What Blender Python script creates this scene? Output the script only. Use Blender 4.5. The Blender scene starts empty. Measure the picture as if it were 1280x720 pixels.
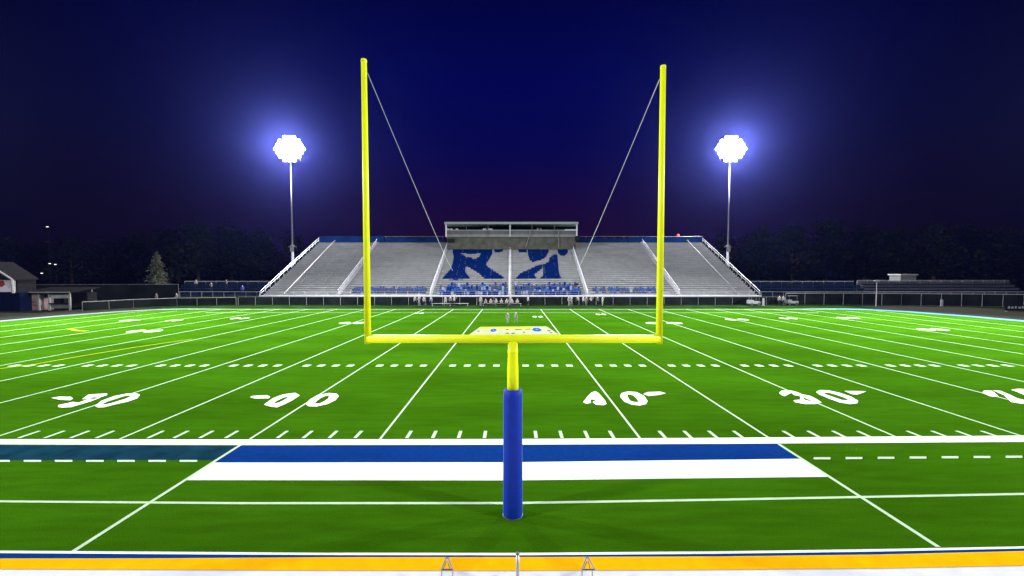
import bpy, math, random
from mathutils import Vector, Matrix
random.seed(7)
S = bpy.context.scene
col = S.collection
R = math.radians

# ------------------------------------------------------------------ camera
FPX, HC = 505.0, 5.85
PITCH = math.atan(20.0 / FPX)
cd = bpy.data.cameras.new('camera')
cam = bpy.data.objects.new('camera', cd); col.objects.link(cam)
cd.sensor_width = 36.0; cd.lens = FPX / 1280 * 36
cd.clip_start = 0.1; cd.clip_end = 4000
cam.location = (0, 0, HC)
cam.rotation_euler = (math.pi / 2 - PITCH, 0, 0)
S.camera = cam
CP, SP = math.cos(PITCH), math.sin(PITCH)

# ------------------------------------------------------------------ night sky
w = bpy.data.worlds.new('World'); S.world = w; w.use_nodes = True
nt = w.node_tree; N = nt.nodes; L = nt.links
bg = N['Background']; bg.inputs['Strength'].default_value = 1.0
tc = N.new('ShaderNodeTexCoord'); sx = N.new('ShaderNodeSeparateXYZ')
L.new(tc.outputs['Generated'], sx.inputs[0])
rp = N.new('ShaderNodeValToRGB'); L.new(sx.outputs['Z'], rp.inputs[0])
cr = rp.color_ramp
cr.elements[0].position = 0.0;  cr.elements[0].color = (.0120, .0036, .020, 1)
cr.elements[1].position = 0.9;  cr.elements[1].color = (.0004, .0008, .010, 1)
for p, c in ((.17, (.0075, .0018, .042, 1)), (.12, (.0100, .0026, .034, 1)), (.28, (.0016, .0014, .070, 1)), (.42, (.0003, .0012, .078, 1)), (.56, (.0002, .0008, .044, 1))):
    e = cr.elements.new(p); e.color = c
# sky colour darkens to both sides, so the frame corners stay dark
ab = N.new('ShaderNodeMath'); ab.operation = 'ABSOLUTE'; L.new(sx.outputs['X'], ab.inputs[0])
mr = N.new('ShaderNodeMapRange'); L.new(ab.outputs[0], mr.inputs[0])
mr.inputs[1].default_value = .22; mr.inputs[2].default_value = .85
mr.inputs[3].default_value = 1.0; mr.inputs[4].default_value = .05
mx = N.new('ShaderNodeVectorMath'); mx.operation = 'SCALE'
L.new(rp.outputs[0], mx.inputs[0]); L.new(mr.outputs[0], mx.inputs['Scale'])
L.new(mx.outputs[0], bg.inputs['Color'])

S.view_settings.view_transform = 'Standard'; S.view_settings.look = 'None'
S.view_settings.exposure = 0.0; S.view_settings.gamma = 1.0
S.render.engine = 'CYCLES'
S.cycles.use_denoising = True
S.cycles.volume_bounces = 0
S.cycles.max_bounces = 5
S.cycles.use_adaptive_sampling = True
S.cycles.adaptive_threshold = 0.012

P_FAR, P_NEAR, P_FILL = 330e3, 120e3, 1550e3        # floodlight power of the far, the near and the added side towers
HAZE = 1.2e-4

# ------------------------------------------------------------------ projection helpers (pixel of the photo -> place in the world)
def ray(px, py):
    u = 360 - py
    return Vector((px - 640, FPX * CP + u * SP, -FPX * SP + u * CP))
def g(px, py, z=0.0):
    d = ray(px, py); t = (z - HC) / d.z
    return (d.x * t, d.y * t)
def at(px, py, Y):
    d = ray(px, py); t = Y / d.y
    return Vector((d.x * t, Y, HC + d.z * t))
def proj(p):
    x, y, z = p[0], p[1], p[2] - HC
    dep = y * CP - z * SP
    up = y * SP + z * CP
    return 640 + FPX * x / dep, 360 - FPX * up / dep

# ------------------------------------------------------------------ materials
def mat(name, c, rough=.7, metal=0.0, noise=0.0, scale=5.0, emit=None, estr=0.0, bump=0.0, spec=.5, coat=0, stretch=None):
    m = bpy.data.materials.new(name); m.use_nodes = True
    t = m.node_tree; b = t.nodes['Principled BSDF']
    b.inputs['Base Color'].default_value = (*c, 1)
    b.inputs['Roughness'].default_value = rough
    b.inputs['Metallic'].default_value = metal
    b.inputs['Specular IOR Level'].default_value = spec
    if spec < .2: b.inputs['IOR'].default_value = 1.0      # chalky paint, grass: no gloss at all
    if emit:
        b.inputs['Emission Color'].default_value = (*emit, 1)
        b.inputs['Emission Strength'].default_value = estr
    if noise or bump:
        co = t.nodes.new('ShaderNodeTexCoord')
        src = co.outputs['Object']
        if stretch:
            mp = t.nodes.new('ShaderNodeMapping'); mp.inputs['Scale'].default_value = stretch
            t.links.new(src, mp.inputs[0]); src = mp.outputs[0]
        nz = t.nodes.new('ShaderNodeTexNoise'); nz.inputs['Scale'].default_value = scale
        nz.inputs['Detail'].default_value = 5
        t.links.new(src, nz.inputs['Vector'])
        if noise:
            r = t.nodes.new('ShaderNodeValToRGB')
            r.color_ramp.elements[0].position = .3; r.color_ramp.elements[1].position = .7
            r.color_ramp.elements[0].color = (*[v * (1 - noise) for v in c], 1)
            r.color_ramp.elements[1].color = (*[min(1, v * (1 + noise)) for v in c], 1)
            t.links.new(nz.outputs[0], r.inputs[0]); t.links.new(r.outputs[0], b.inputs['Base Color'])
        if bump:
            bp = t.nodes.new('ShaderNodeBump'); bp.inputs['Strength'].default_value = bump
            bp.inputs['Distance'].default_value = .02
            t.links.new(nz.outputs[0], bp.inputs['Height']); t.links.new(bp.outputs[0], b.inputs['Normal'])
    return m

def turf_material():
    m = bpy.data.materials.new('artificial_turf'); m.use_nodes = True
    t = m.node_tree; b = t.nodes['Principled BSDF']; n = t.nodes; l = t.links
    co = n.new('ShaderNodeTexCoord')
    def noise(scale, detail, st=(1, 1, 1)):
        mp = n.new('ShaderNodeMapping'); mp.inputs['Scale'].default_value = st
        l.new(co.outputs['Object'], mp.inputs[0])
        z = n.new('ShaderNodeTexNoise'); z.inputs['Scale'].default_value = scale; z.inputs['Detail'].default_value = detail
        l.new(mp.outputs[0], z.inputs['Vector']); return z
    big = noise(.16, 3, (.5, 1.6, 1)); mid = noise(1.6, 4, (.35, 2.2, 1)); fine = noise(34, 4)
    a1 = n.new('ShaderNodeMath'); a1.operation = 'MULTIPLY_ADD'; a1.inputs[1].default_value = .40; a1.inputs[2].default_value = 0
    l.new(big.outputs[0], a1.inputs[0])
    a2 = n.new('ShaderNodeMath'); a2.operation = 'MULTIPLY_ADD'; a2.inputs[1].default_value = .25
    l.new(mid.outputs[0], a2.inputs[0]); l.new(a1.outputs[0], a2.inputs[2])
    a3 = n.new('ShaderNodeMath'); a3.operation = 'MULTIPLY_ADD'; a3.inputs[1].default_value = .35
    l.new(fine.outputs[0], a3.inputs[0]); l.new(a2.outputs[0], a3.inputs[2])
    r = n.new('ShaderNodeValToRGB')
    r.color_ramp.elements[0].position = .40; r.color_ramp.elements[0].color = (.022, .073, .0015, 1)
    r.color_ramp.elements[1].position = .60; r.color_ramp.elements[1].color = (.036, .127, .003, 1)
    l.new(a3.outputs[0], r.inputs[0]); l.new(r.outputs[0], b.inputs['Base Color'])
    b.inputs['Roughness'].default_value = .95
    b.inputs['Specular IOR Level'].default_value = 0; b.inputs['IOR'].default_value = 1.0
    bp = n.new('ShaderNodeBump'); bp.inputs['Strength'].default_value = .5; bp.inputs['Distance'].default_value = .02
    l.new(fine.outputs[0], bp.inputs['Height']); l.new(bp.outputs[0], b.inputs['Normal'])
    return m

M = {}
M['turf'] = turf_material()
M['white_paint'] = mat('white_field_paint', (.80, .82, .78), .8, noise=.14, scale=38, spec=.1)
M['white_line'] = mat('white_line_paint', (.46, .60, .40), .8, noise=.10, scale=3, spec=.1)
M['blue_paint'] = mat('blue_field_paint', (.004, .030, .165), .8, noise=.12, scale=6, spec=.1)
M['faded_blue'] = mat('faded_blue_paint', (.006, .032, .055), .85, noise=.35, scale=1.2, spec=.1)
M['gold_paint'] = mat('gold_track_paint', (.80, .385, .003), .75, noise=.08, scale=3, spec=.15)
M['yellow_line'] = mat('yellow_line_paint', (.26, .34, .02), .8, noise=.1, scale=3, spec=.1)
M['concrete'] = mat('pale_concrete', (.60, .60, .66), .8, noise=.06, scale=2.5)
M['ground'] = mat('dark_grass_ground', (.014, .020, .006), .95, noise=.35, scale=.6, spec=.05)
M['track'] = mat('dark_track_surface', (.030, .030, .022), .9, noise=.2, scale=.8, spec=.1)
M['pale_track'] = mat('pale_track_edge', (.11, .14, .16), .8, noise=.15, scale=.7)
M['cyan_track'] = mat('light_blue_track_edge', (.045, .17, .34), .8, noise=.12, scale=.7)
M['post_yellow'] = mat('goalpost_yellow', (.78, .86, .002), .45, noise=.03, scale=4, spec=.2)
M['pad_blue'] = mat('pad_blue_vinyl', (.001, .026, .33), .6, noise=.12, scale=6, bump=.15, spec=.25)
M['seam'] = mat('pad_seam', (.10, .22, .60), .5)
M['steel'] = mat('galvanised_steel', (.42, .42, .43), .45, .6, noise=.12, scale=8)
M['tower_pole'] = mat('grey_tower_pole', (.16, .16, .18), .7, noise=.1, scale=3, spec=.1)
M['dark_steel'] = mat('weathered_steel', (.16, .15, .16), .5, .5, noise=.2, scale=10)
M['alu'] = mat('aluminium_bleacher', (.245, .245, .25), .6, .0, noise=.16, scale=.55, stretch=(.5, 1, 1))
M['alu_dark'] = mat('aluminium_tread', (.185, .185, .19), .6, .0, noise=.22, scale=.8)
M['rail_white'] = mat('pale_railing', (.40, .40, .43), .6)
M['stair'] = mat('pale_stair', (.21, .21, .225), .6, noise=.1, scale=2)
M['seat_blue'] = mat('blue_bench_paint', (.001, .014, .105), .8, noise=.18, scale=1.3, spec=.1)
M['chair_blue'] = mat('blue_plastic_chair', (.025, .055, .17), .8, noise=.5, scale=1.6, spec=.1)
M['chair_pale'] = mat('pale_blue_plastic_chair', (.12, .15, .22), .8, noise=.5, scale=1.6)
M['chair_navy'] = mat('navy_plastic_chair', (.012, .022, .08), .8, noise=.4, scale=1.6)
M['screen_blue'] = mat('blue_windscreen', (.005, .024, .10), .8, noise=.35, scale=.4, spec=.1)
M['fence_black'] = mat('black_windscreen', (.007, .009, .008), .9, noise=.4, scale=.5, spec=.1)
M['underside'] = mat('dark_understructure', (.010, .013, .028), .8, spec=.1)
M['box_panel'] = mat('pressbox_panel', (.15, .145, .135), .6, noise=.2, scale=.8)
M['box_wall'] = mat('pressbox_lower_wall', (.075, .075, .06), .7, noise=.3, scale=.7, spec=.1)
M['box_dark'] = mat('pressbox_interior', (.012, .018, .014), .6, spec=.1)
M['box_roof'] = mat('pressbox_roof_trim', (.20, .24, .22), .6)
M['glass'] = mat('dark_glass', (.01, .014, .014), .15)
M['lamp_on'] = mat('lit_lamp_lens', (.9, .9, .9), .3, emit=(.86, .92, 1.0), estr=60)
M['lamp_body'] = mat('lamp_housing', (.3, .3, .32), .4, .5)
M['bark'] = mat('bark', (.05, .035, .025), .9, noise=.3, scale=4, spec=.1)
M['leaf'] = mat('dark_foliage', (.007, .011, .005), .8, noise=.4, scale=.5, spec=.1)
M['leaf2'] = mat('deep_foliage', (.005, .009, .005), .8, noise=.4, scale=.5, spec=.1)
M['needle'] = mat('conifer_needles', (.065, .07, .042), .8, noise=.35, scale=1, spec=.1)
M['navy_wall'] = mat('navy_siding', (.003, .005, .017), .7, noise=.15, scale=1, spec=.1)
M['mural_white'] = mat('mural_white', (.34, .33, .34), .7, noise=.4, scale=1.0, spec=.1)
M['mural_red'] = mat('mural_red', (.16, .03, .02), .7, noise=.4, scale=1.5, spec=.1)
M['shingle'] = mat('dark_roof_shingle', (.012, .011, .011), .9, noise=.3, scale=3, spec=.1)
M['brick'] = mat('pinkish_painted_wall', (.19, .13, .125), .85, noise=.35, scale=1.2, spec=.1)
M['frame_grey'] = mat('grey_frame', (.22, .215, .20), .6, noise=.1, scale=2, spec=.1)
M['shirt_white'] = mat('white_shirt', (.20, .20, .205), .8, spec=.1)
M['shirt_blue'] = mat('blue_shirt', (.03, .07, .30), .8, spec=.1)
M['shirt_dark'] = mat('dark_clothes', (.02, .022, .03), .8, spec=.1)
M['skin'] = mat('skin', (.42, .25, .17), .6)
M['hair'] = mat('dark_hair', (.02, .014, .01), .7)
M['trouser_pale'] = mat('pale_trousers', (.16, .16, .15), .8, spec=.1)
M['grey_panel'] = mat('grey_panel', (.10, .10, .105), .7, noise=.2, scale=.8, spec=.1)
M['low_blue'] = mat('low_stand_blue', (.012, .023, .060), .7, noise=.4, scale=.5, spec=.1)
M['low_grey'] = mat('low_stand_grey', (.075, .078, .09), .7, noise=.3, scale=.5, spec=.1)
M['red_lamp'] = mat('red_beacon', (.5, .02, .02), .4, emit=(1, .05, .04), estr=2.2)
M['logo_pale'] = mat('logo_pale_paint', (.27, .29, .18), .8, noise=.15, scale=1.4, spec=.1)
M['logo_gold'] = mat('logo_gold_paint', (.40, .42, .05), .8, noise=.2, scale=1.4, spec=.1)
M['logo_blue'] = mat('logo_blue_paint', (.02, .06, .36), .8, spec=.1)
M['logo_dark'] = mat('logo_dark_paint', (.09, .055, .02), .8, spec=.1)
M['rubber'] = mat('black_rubber', (.015, .015, .015), .7)

# ------------------------------------------------------------------ mesh builder
class MB:
    def __init__(s): s.v = []; s.f = []; s.mi = []; s.k = 0
    def face(s, *idx): s.f.append(idx); s.mi.append(s.k)
    def add(s, vs, fs):
        o = len(s.v); s.v += [tuple(p) for p in vs]
        for f in fs: s.f.append(tuple(i + o for i in f)); s.mi.append(s.k)
    def box(s, x0, x1, y0, y1, z0, z1):
        vs = [(x, y, z) for z in (z0, z1) for y in (y0, y1) for x in (x0, x1)]
        s.add(vs, [(0, 2, 3, 1), (4, 5, 7, 6), (0, 1, 5, 4), (2, 6, 7, 3), (0, 4, 6, 2), (1, 3, 7, 5)])
    def quad(s, a, b, c, d): s.add([a, b, c, d], [(0, 1, 2, 3)])
    def poly(s, pts): s.add(pts, [tuple(range(len(pts)))])
    def tube(s, a, b, r0, r1=None, n=8, cap=True):
        a = Vector(a); b = Vector(b); r1 = r0 if r1 is None else r1
        d = (b - a).normalized()
        u = d.orthogonal().normalized(); v = d.cross(u)
        vs = []
        for c, r in ((a, r0), (b, r1)):
            for i in range(n):
                t = 2 * math.pi * i / n
                vs.append(c + u * (r * math.cos(t)) + v * (r * math.sin(t)))
        fs = [(i, (i + 1) % n, n + (i + 1) % n, n + i) for i in range(n)]
        if cap: fs += [tuple(range(n - 1, -1, -1)), tuple(range(n, 2 * n))]
        s.add(vs, fs)
    def lathe(s, prof, c=(0, 0, 0), n=24):
        vs = []
        for r, z in prof:
            for i in range(n):
                t = 2 * math.pi * i / n
                vs.append((c[0] + r * math.cos(t), c[1] + r * math.sin(t), c[2] + z))
        fs = []
        for k in range(len(prof) - 1):
            for i in range(n):
                j = (i + 1) % n
                fs.append((k * n + i, k * n + j, (k + 1) * n + j, (k + 1) * n + i))
        fs.append(tuple(range(n - 1, -1, -1))); fs.append(tuple(range((len(prof) - 1) * n, len(prof) * n)))
        s.add(vs, fs)
    def ribbon(s, a, b, z):       # a, b: lists of (x, y) along the two edges
        for i in range(len(a) - 1):
            s.quad((*a[i], z), (*a[i + 1], z), (*b[i + 1], z), (*b[i], z))
    def build(s, name, mats, parent=None, smooth=False):
        me = bpy.data.meshes.new(name); me.from_pydata(s.v, [], s.f)
        if not isinstance(mats, (list, tuple)): mats = [mats]
        for m in mats: me.materials.append(m)
        if len(mats) > 1: me.polygons.foreach_set('material_index', s.mi)
        if smooth: me.polygons.foreach_set('use_smooth', [True] * len(me.polygons))
        me.update()
        o = bpy.data.objects.new(name, me); col.objects.link(o)
        if parent is not None: o.parent = parent
        return o

def tag(o, label=None, cat=None, group=None, kind=None):
    if label: o['label'] = label
    if cat: o['category'] = cat
    if group: o['group'] = group
    if kind: o['kind'] = kind
    return o
def thing(name, label, cat, loc=(0, 0, 0), group=None, rz=0):
    o = bpy.data.objects.new(name, None); col.objects.link(o)
    o.location = loc; o.rotation_euler = (0, 0, rz)
    return tag(o, label, cat, group)
def copy_tree(o, parent=None):
    c = o.copy(); col.objects.link(c)
    if parent is not None: c.parent = parent
    for ch in list(o.children): copy_tree(ch, c)
    return c

# ------------------------------------------------------------------ ground, track, field
b = MB(); b.box(-600, 600, -120, 600, -.5, -.06)
tag(b.build('ground', M['ground']), 'dark grass ground around the stadium', None, None, 'structure')

# track ring around the turf (seen dark beyond it, pale and light blue at its inner edge)
b = MB()
b.box(-76, 76, 8.6, 71, -.058, -.02)
tag(b.build('running_track', M['track']), 'dark track surface around the turf', None, None, 'structure')

corner = []                    # right-hand boundary of the turf, symmetric
corner = [(60.6, 9.0), (60.6, 44), (60.3, 47.6), (59.6, 53.0), (57.6, 59.2), (54.5, 62.4), (50, 63.8)]
turf_out = [(x, y) for x, y in corner] + [(-x, y) for x, y in reversed(corner)]
near_pts = [g(px, py) for px, py in ((1280, 684.5), (1100, 687.5), (900, 690.2), (640, 692.3), (400, 692), (200, 690.7), (0, 689.5))]
turf_poly = [(60.6, near_pts[0][1] + .9)] + [(x, y) for x, y in turf_out] + [(-60.6, near_pts[-1][1] + .25)] + [(x, y - .02) for x, y in reversed(near_pts)]
b = MB(); b.poly([(x, y, 0) for x, y in turf_poly])
n0 = len(turf_poly)
b.v += [(x, y, -.06) for x, y in turf_poly]
for i in range(n0):
    j = (i + 1) % n0
    b.face(i, n0 + i, n0 + j, j)
field = tag(b.build('playing_field', M['turf']), 'bright green artificial turf football field', None, None, 'structure')

def px_ribbon(top, bot, z, ext=0):
    a = [g(*p) for p in top]; c = [g(*p) for p in bot]
    if ext:
        for q in (a, c):
            dx = q[0][0] - q[1][0]; dy = q[0][1] - q[1][1]; k = (ext - abs(q[0][0])) / max(abs(dx), 1e-3)
            q.insert(0, (q[0][0] + dx * k, q[0][1] + dy * k * .3))
            dx = q[-1][0] - q[-2][0]; dy = q[-1][1] - q[-2][1]; k = (ext - abs(q[-1][0])) / max(abs(dx), 1e-3)
            q.append((q[-1][0] + dx * k, q[-1][1] + dy * k * .3))
    m = MB(); m.ribbon(a, c, z); return m

YL = 4.565; X0 = -.06
def LX(k, py): return proj((X0 + k * YL, g(640, py)[1], 0))[0]
# near side: stripes painted along the sideline
px_ribbon([(0, 549.2), (320, 549.6), (640, 549), (900, 547.5), (1280, 544.7)], [(0, 555.6), (320, 556.6), (640, 556), (900, 555), (1280, 552.5)], .008, 60).build('sideline_border', M['white_paint'], field)
px_ribbon([(LX(-2, 557.3), 557.3), (640, 556.6), (LX(2, 555), 555)], [(LX(-2, 578), 578), (640, 577.6), (LX(2, 573), 573)], .004).build('sideline_stripe', M['blue_paint'], field)
px_ribbon([(LX(-2, 578.4), 578.4), (640, 578), (LX(2, 573.6), 573.6)], [(LX(-2, 600.2), 600.2), (640, 600.6), (LX(2, 596), 596)], .004).build('sideline_stripe', M['white_paint'], field)
px_ribbon([(-200, 557), (0, 556.6), (LX(-2, 557.6) - 1.5, 557.6)], [(-200, 574), (0, 575.2), (LX(-2, 575) - 1.5, 575)], .004).build('sideline_stripe', M['faded_blue'], field)
px_ribbon([(0, 625.6), (300, 627.8), (640, 627.6), (900, 623.4), (1280, 616.2)], [(0, 628), (300, 630.4), (640, 630.4), (900, 626), (1280, 618.8)], .004, 60).build('sideline_line', M['white_line'], field)
b = MB()
for k in range(-9, 7):
    x0 = 224.5 + 39 * k
    a0, a1 = g(x0, 575.4), g(x0 + 22, 575.4); c0, c1 = g(x0, 577.8), g(x0 + 22, 577.8)
    if k * 39 + 224 < 240: b.quad((*a0, .012), (*a1, .012), (*c1, .012), (*c0, .012))
for k in range(0, 16):
    x0 = 1017 + 40 * k; dy = -.008 * (x0 - 1017)
    b.quad((*g(x0, 572 + dy), .012), (*g(x0 + 21, 572 + dy), .012), (*g(x0 + 21, 574.6 + dy), .012), (*g(x0, 574.6 + dy), .012))
b.build('dashed_line', M['white_line'], field)

YL = 4.565; X0 = -.06
Y_NEAR, Y_FAR = g(640, 549)[1], 63.4
HW = .042
b = MB()
for k in range(-12, 13):
    x = X0 + k * YL
    y1 = Y_FAR if abs(k) < 11 else 60.5
    if k == 0:                                    # stops short of the midfield logo
        b.box(x - HW, x + HW, Y_NEAR, g(640, 420)[1], .001, .004)
        continue
    b.box(x - HW, x + HW, Y_NEAR + .02, y1, .001, .004)
b.build('yard_lines', M['white_line'], field)
for k in (-2, 2):
    b = MB(); x = X0 + k * YL
    hw = .05
    yb = g(640, 690 if k < 0 else 684)[1]
    b.box(x - hw, x + hw, yb, g(640, 556.5 if k < 0 else 555)[1], .005, .0085)
    b.build('restraining_line', M['white_line'], field)
# one-yard ticks along the near sideline, and both rows of hash marks
b = MB()
for k in range(-60, 61):
    if k % 5 == 0: continue
    x = X0 + k * YL / 5
    b.box(x - .06, x + .06, Y_NEAR + .10, Y_NEAR + .74, .001, .004)
b.build('tick_marks', M['white_line'], field)
b = MB()
for yy, hh, wh in ((g(640, 457)[1], .24, .20),):
    for k in range(-60, 61):
        if k % 5 == 0: continue
        x = X0 + k * YL / 5
        b.box(x - wh, x + wh, yy - hh, yy + hh, .001, .004)
b.build('hash_marks', M['white_line'], field)
# far sideline
b = MB(); b.box(-51, 51, 63.2, 63.4, .005, .0085); b.build('far_sideline', M['white_line'], field)
b = MB(); b.box(-44, 44, g(640, 391)[1] - .06, g(640, 391)[1] + .06, .005, .0085); b.build('far_sideline', M['white_line'], field)
# yellow lines of a second sport on the left
def poly_ribbon(pts, hw, z, m=None):
    m = m or MB()
    a, c = [], []
    for i, p in enumerate(pts):
        q0 = Vector(pts[max(0, i - 1)]); q1 = Vector(pts[min(len(pts) - 1, i + 1)])
        d = (q1 - q0).normalized(); n = Vector((-d.y, d.x))
        a.append(tuple(Vector(p) + n * hw)); c.append(tuple(Vector(p) - n * hw))
    m.ribbon(a, c, z); return m
poly_ribbon([g(0, 461), g(40, 456), g(80, 449), g(110, 443.8), g(170, 434), g(240, 424)], .10, .012).build('second_sport_line', M['yellow_line'], field)
poly_ribbon([g(86, 411), g(97, 413.5), g(109, 414)], .2, .012).build('second_sport_line', M['yellow_line'], field)

# painted numerals: every outline traced as pixels, laid on the turf at real size
def glyph(name, polys, holes=()):
    """polygons (pixels) with optional ring shapes (outer, inner)"""
    m = MB()
    for p in polys: m.poly([(*g(*q), .014) for q in p])
    for o, i in holes:
        n = len(o)
        a = [g(*q) for q in o] + [g(*o[0])]; c = [g(*q) for q in i] + [g(*i[0])]
        m.ribbon(a, c, .014)
    return m.build(name, M['white_paint'], field)
def Z(ox, oy, s, pts): return [(ox + x / s, oy + y / s) for x, y in pts]
def ring(ox, oy, s, outer, inner): return (Z(ox, oy, s, outer), Z(ox, oy, s, inner))
# "-50"
A = (0, 480, 5.818)
root = glyph('yard_number', [
    Z(*A, [(372, 103), (430, 94), (515, 95), (532, 108), (510, 120), (440, 117)]),
    Z(*A, [(420, 168), (425, 155), (490, 142), (530, 132), (570, 138), (640, 112), (690, 110), (740, 98), (660, 128), (585, 150), (520, 170), (450, 174)]),
    Z(*A, [(597, 112), (640, 80), (700, 75), (780, 70), (778, 84), (720, 100), (680, 98), (640, 112)])],
    [ring(*A, [(690, 162), (735, 125), (830, 90), (920, 72), (985, 68), (1018, 80), (1000, 105), (930, 130), (830, 152), (760, 170), (710, 172)],
               [(745, 148), (780, 128), (845, 102), (900, 90), (940, 84), (950, 88), (940, 98), (905, 112), (840, 132), (795, 145), (755, 152)])])
# "-40" on the left
A = (300, 480, 7.11)
glyph('yard_number', [
    Z(*A, [(88, 120), (110, 108), (240, 102), (268, 115), (255, 130), (130, 131)])],
    [ring(*A, [(212, 186), (290, 130), (380, 95), (490, 80), (532, 104), (460, 150), (400, 180), (330, 210), (280, 205)],
               [(300, 172), (330, 150), (375, 128), (405, 118), (428, 116), (420, 128), (390, 146), (350, 166), (312, 176)]),
     ring(*A, [(583, 180), (620, 140), (690, 100), (790, 82), (860, 88), (878, 112), (850, 145), (780, 180), (680, 202), (610, 200)],
               [(665, 172), (685, 150), (720, 125), (760, 108), (785, 106), (792, 116), (780, 135), (750, 155), (715, 172), (685, 178)])])
# "40-" on the right
A = (700, 470, 7.11)
glyph('yard_number', [
    Z(*A, [(205, 235), (240, 190), (280, 148), (315, 138), (345, 155), (400, 220), (415, 250), (390, 262), (320, 258), (290, 235), (325, 212), (270, 210), (275, 240), (235, 250)]),
    Z(*A, [(740, 162), (780, 145), (890, 142), (940, 156), (880, 170), (790, 180)])],
    [ring(*A, [(533, 185), (545, 155), (600, 140), (680, 145), (750, 180), (778, 225), (765, 252), (710, 265), (640, 258), (570, 230)],
               [(600, 180), (602, 166), (620, 166), (650, 175), (680, 200), (698, 228), (690, 235), (655, 233), (625, 222), (610, 205)])])
# "30-"
A = (940, 470, 7.11)
glyph('yard_number', [
    Z(*A, [(240, 152), (265, 132), (340, 130), (400, 145), (445, 165), (425, 180), (375, 172), (350, 152), (290, 182), (262, 172)]),
    Z(*A, [(445, 165), (520, 180), (570, 205), (620, 238), (560, 252), (560, 236), (500, 205), (425, 180)]),
    Z(*A, [(425, 180), (450, 195), (470, 215), (560, 236), (560, 252), (470, 252), (380, 235), (368, 218), (430, 212)]),
    Z(*A, [(820, 135), (1018, 138), (940, 166), (890, 164)])],
    [ring(*A, [(568, 145), (600, 128), (680, 130), (780, 152), (880, 185), (945, 225), (935, 245), (870, 252), (780, 238), (690, 205), (600, 168)],
               [(640, 160), (655, 150), (690, 152), (745, 168), (810, 190), (855, 210), (845, 218), (800, 216), (750, 200), (700, 182), (660, 168)])])
# "2..." on the right edge, cut by the frame
A = (1160, 470, 8.0)
glyph('yard_number', [
    Z(*A, [(540, 170), (560, 148), (640, 150), (690, 190), (710, 212), (620, 205)]),
    Z(*A, [(650, 145), (730, 152), (830, 195), (900, 228), (1000, 250), (1120, 275), (1120, 290), (930, 278), (830, 262), (800, 235), (760, 195)]),
    Z(*A, [(830, 140), (900, 130), (1000, 135), (1160, 175), (1300, 230), (1330, 270), (1240, 262), (1200, 225), (1100, 190), (960, 192), (900, 165)])])
# far rows of numerals, seen as flat white bars
def far_number(px, py, wpx, d):
    x, y = g(px, py); m = MB(); wd = wpx / FPX * y
    dw = wd * .40; hh = .85
    for sgn in (-1, 1):
        cx = x + sgn * wd * .26
        o = [(cx + dw / 2 * math.cos(t), y + hh * math.sin(t)) for t in [k * math.pi / 8 for k in range(16)]]
        i = [(cx + dw / 5 * math.cos(t), y + hh * .5 * math.sin(t)) for t in [k * math.pi / 8 for k in range(16)]]
        m.ribbon(o + o[:1], i + i[:1], .014)
    m.build('yard_number', M['white_line'], field)
for px, py, wpx in ((181, 414, 42), (440, 403.8, 34), (830, 404, 50), (921, 399.5, 30), (1166, 412, 34), (163, 400.5, 20), (218, 400.5, 16),
                    (524, 391.5, 12), (751, 393, 14), (985, 398, 20), (1060, 397.5, 26), (300, 398, 22), (672, 396, 14)):
    far_number(px, py, wpx, 0)

# midfield logo
lg = bpy.data.objects.new('midfield_logo', None); col.objects.link(lg); lg.parent = field
b = MB(); b.poly([(*g(*p), .012) for p in ((586, 418.5), (600, 409), (683, 408), (699, 418.3))]); b.build('logo_panel', M['logo_pale'], lg)
b = MB(); b.poly([(*g(*p), .016) for p in ((598, 411.6), (601, 408.8), (666, 408.4), (666, 411.2))]); b.build('logo_band', M['logo_gold'], lg)
def disc(px, py, rx, m, z=.020, ry=None):
    x, y = g(px, py); r = rx / FPX * y; q = MB(); ry = ry or r
    q.poly([(x + r * math.cos(t), y + ry * math.sin(t), z) for t in [k * math.pi / 12 for k in range(24)]])
    return q.build('logo_disc', m, lg)
disc(616.8, 412.8, 3.6, M['logo_blue'], ry=1.25); disc(671, 412.2, 5.6, M['logo_blue'], ry=1.3)
q = disc(616.8, 412.8, .7, M['logo_pale'], .024, .3); q = disc(671, 412.2, 1.2, M['logo_pale'], .024, .2)
b = MB()
for px, py, wq in ((592, 412.5, 1.6), (598, 414.2, 1.5), (634, 411.8, 1.6), (634, 416.6, 2.2), (641.5, 416.8, 2), (648, 412, 4), (655, 415.5, 1.5), (660, 411.5, 3), (686, 413.5, 2), (690, 411, 1.5), (688.5, 416, 1.2)):
    x, y = g(px, py); r = wq / FPX * y; b.box(x - r, x + r, y - .3, y + .3, .0165, .0195)
b.build('logo_lettering', M['logo_dark'], lg)

# near strips: white kerb line, blue line, gold band, pale concrete
strip_x = (0, 200, 400, 640, 900, 1100, 1280)
yA = (689.0, 690.3, 691.6, 691.8, 689.8, 687.0, 683.6)
yB = (692.0, 693.3, 694.4, 694.8, 692.8, 690.0, 686.2)
yC = (698.8, 698.6, 697.2, 697.0, 696.2, 693.8, 689.4)
yD = (712.0, 712.8, 713.6, 714.0, 712.8, 711.0, 707.5)
def strip(name, ya, yb, m, z, label):
    return tag(px_ribbon(list(zip(strip_x, ya)), list(zip(strip_x, yb)), z, 60).build(name, m), label, None, None, 'structure')
strip('track_line', yA, yB, M['white_paint'], .012, 'white line at the edge of the turf')
strip('track_line', yB, yC, M['blue_paint'], .012, 'blue line beside the gold band')
strip('track_band', yC, yD, M['gold_paint'], .012, 'gold painted band along the near track')
b = MB(); b.box(-60, 60, -60, g(640, 702)[1], -.06, .004)
b.build('near_track', M['concrete']); tag(bpy.data.objects['near_track'], 'pale near track surface', None, None, 'structure')

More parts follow.
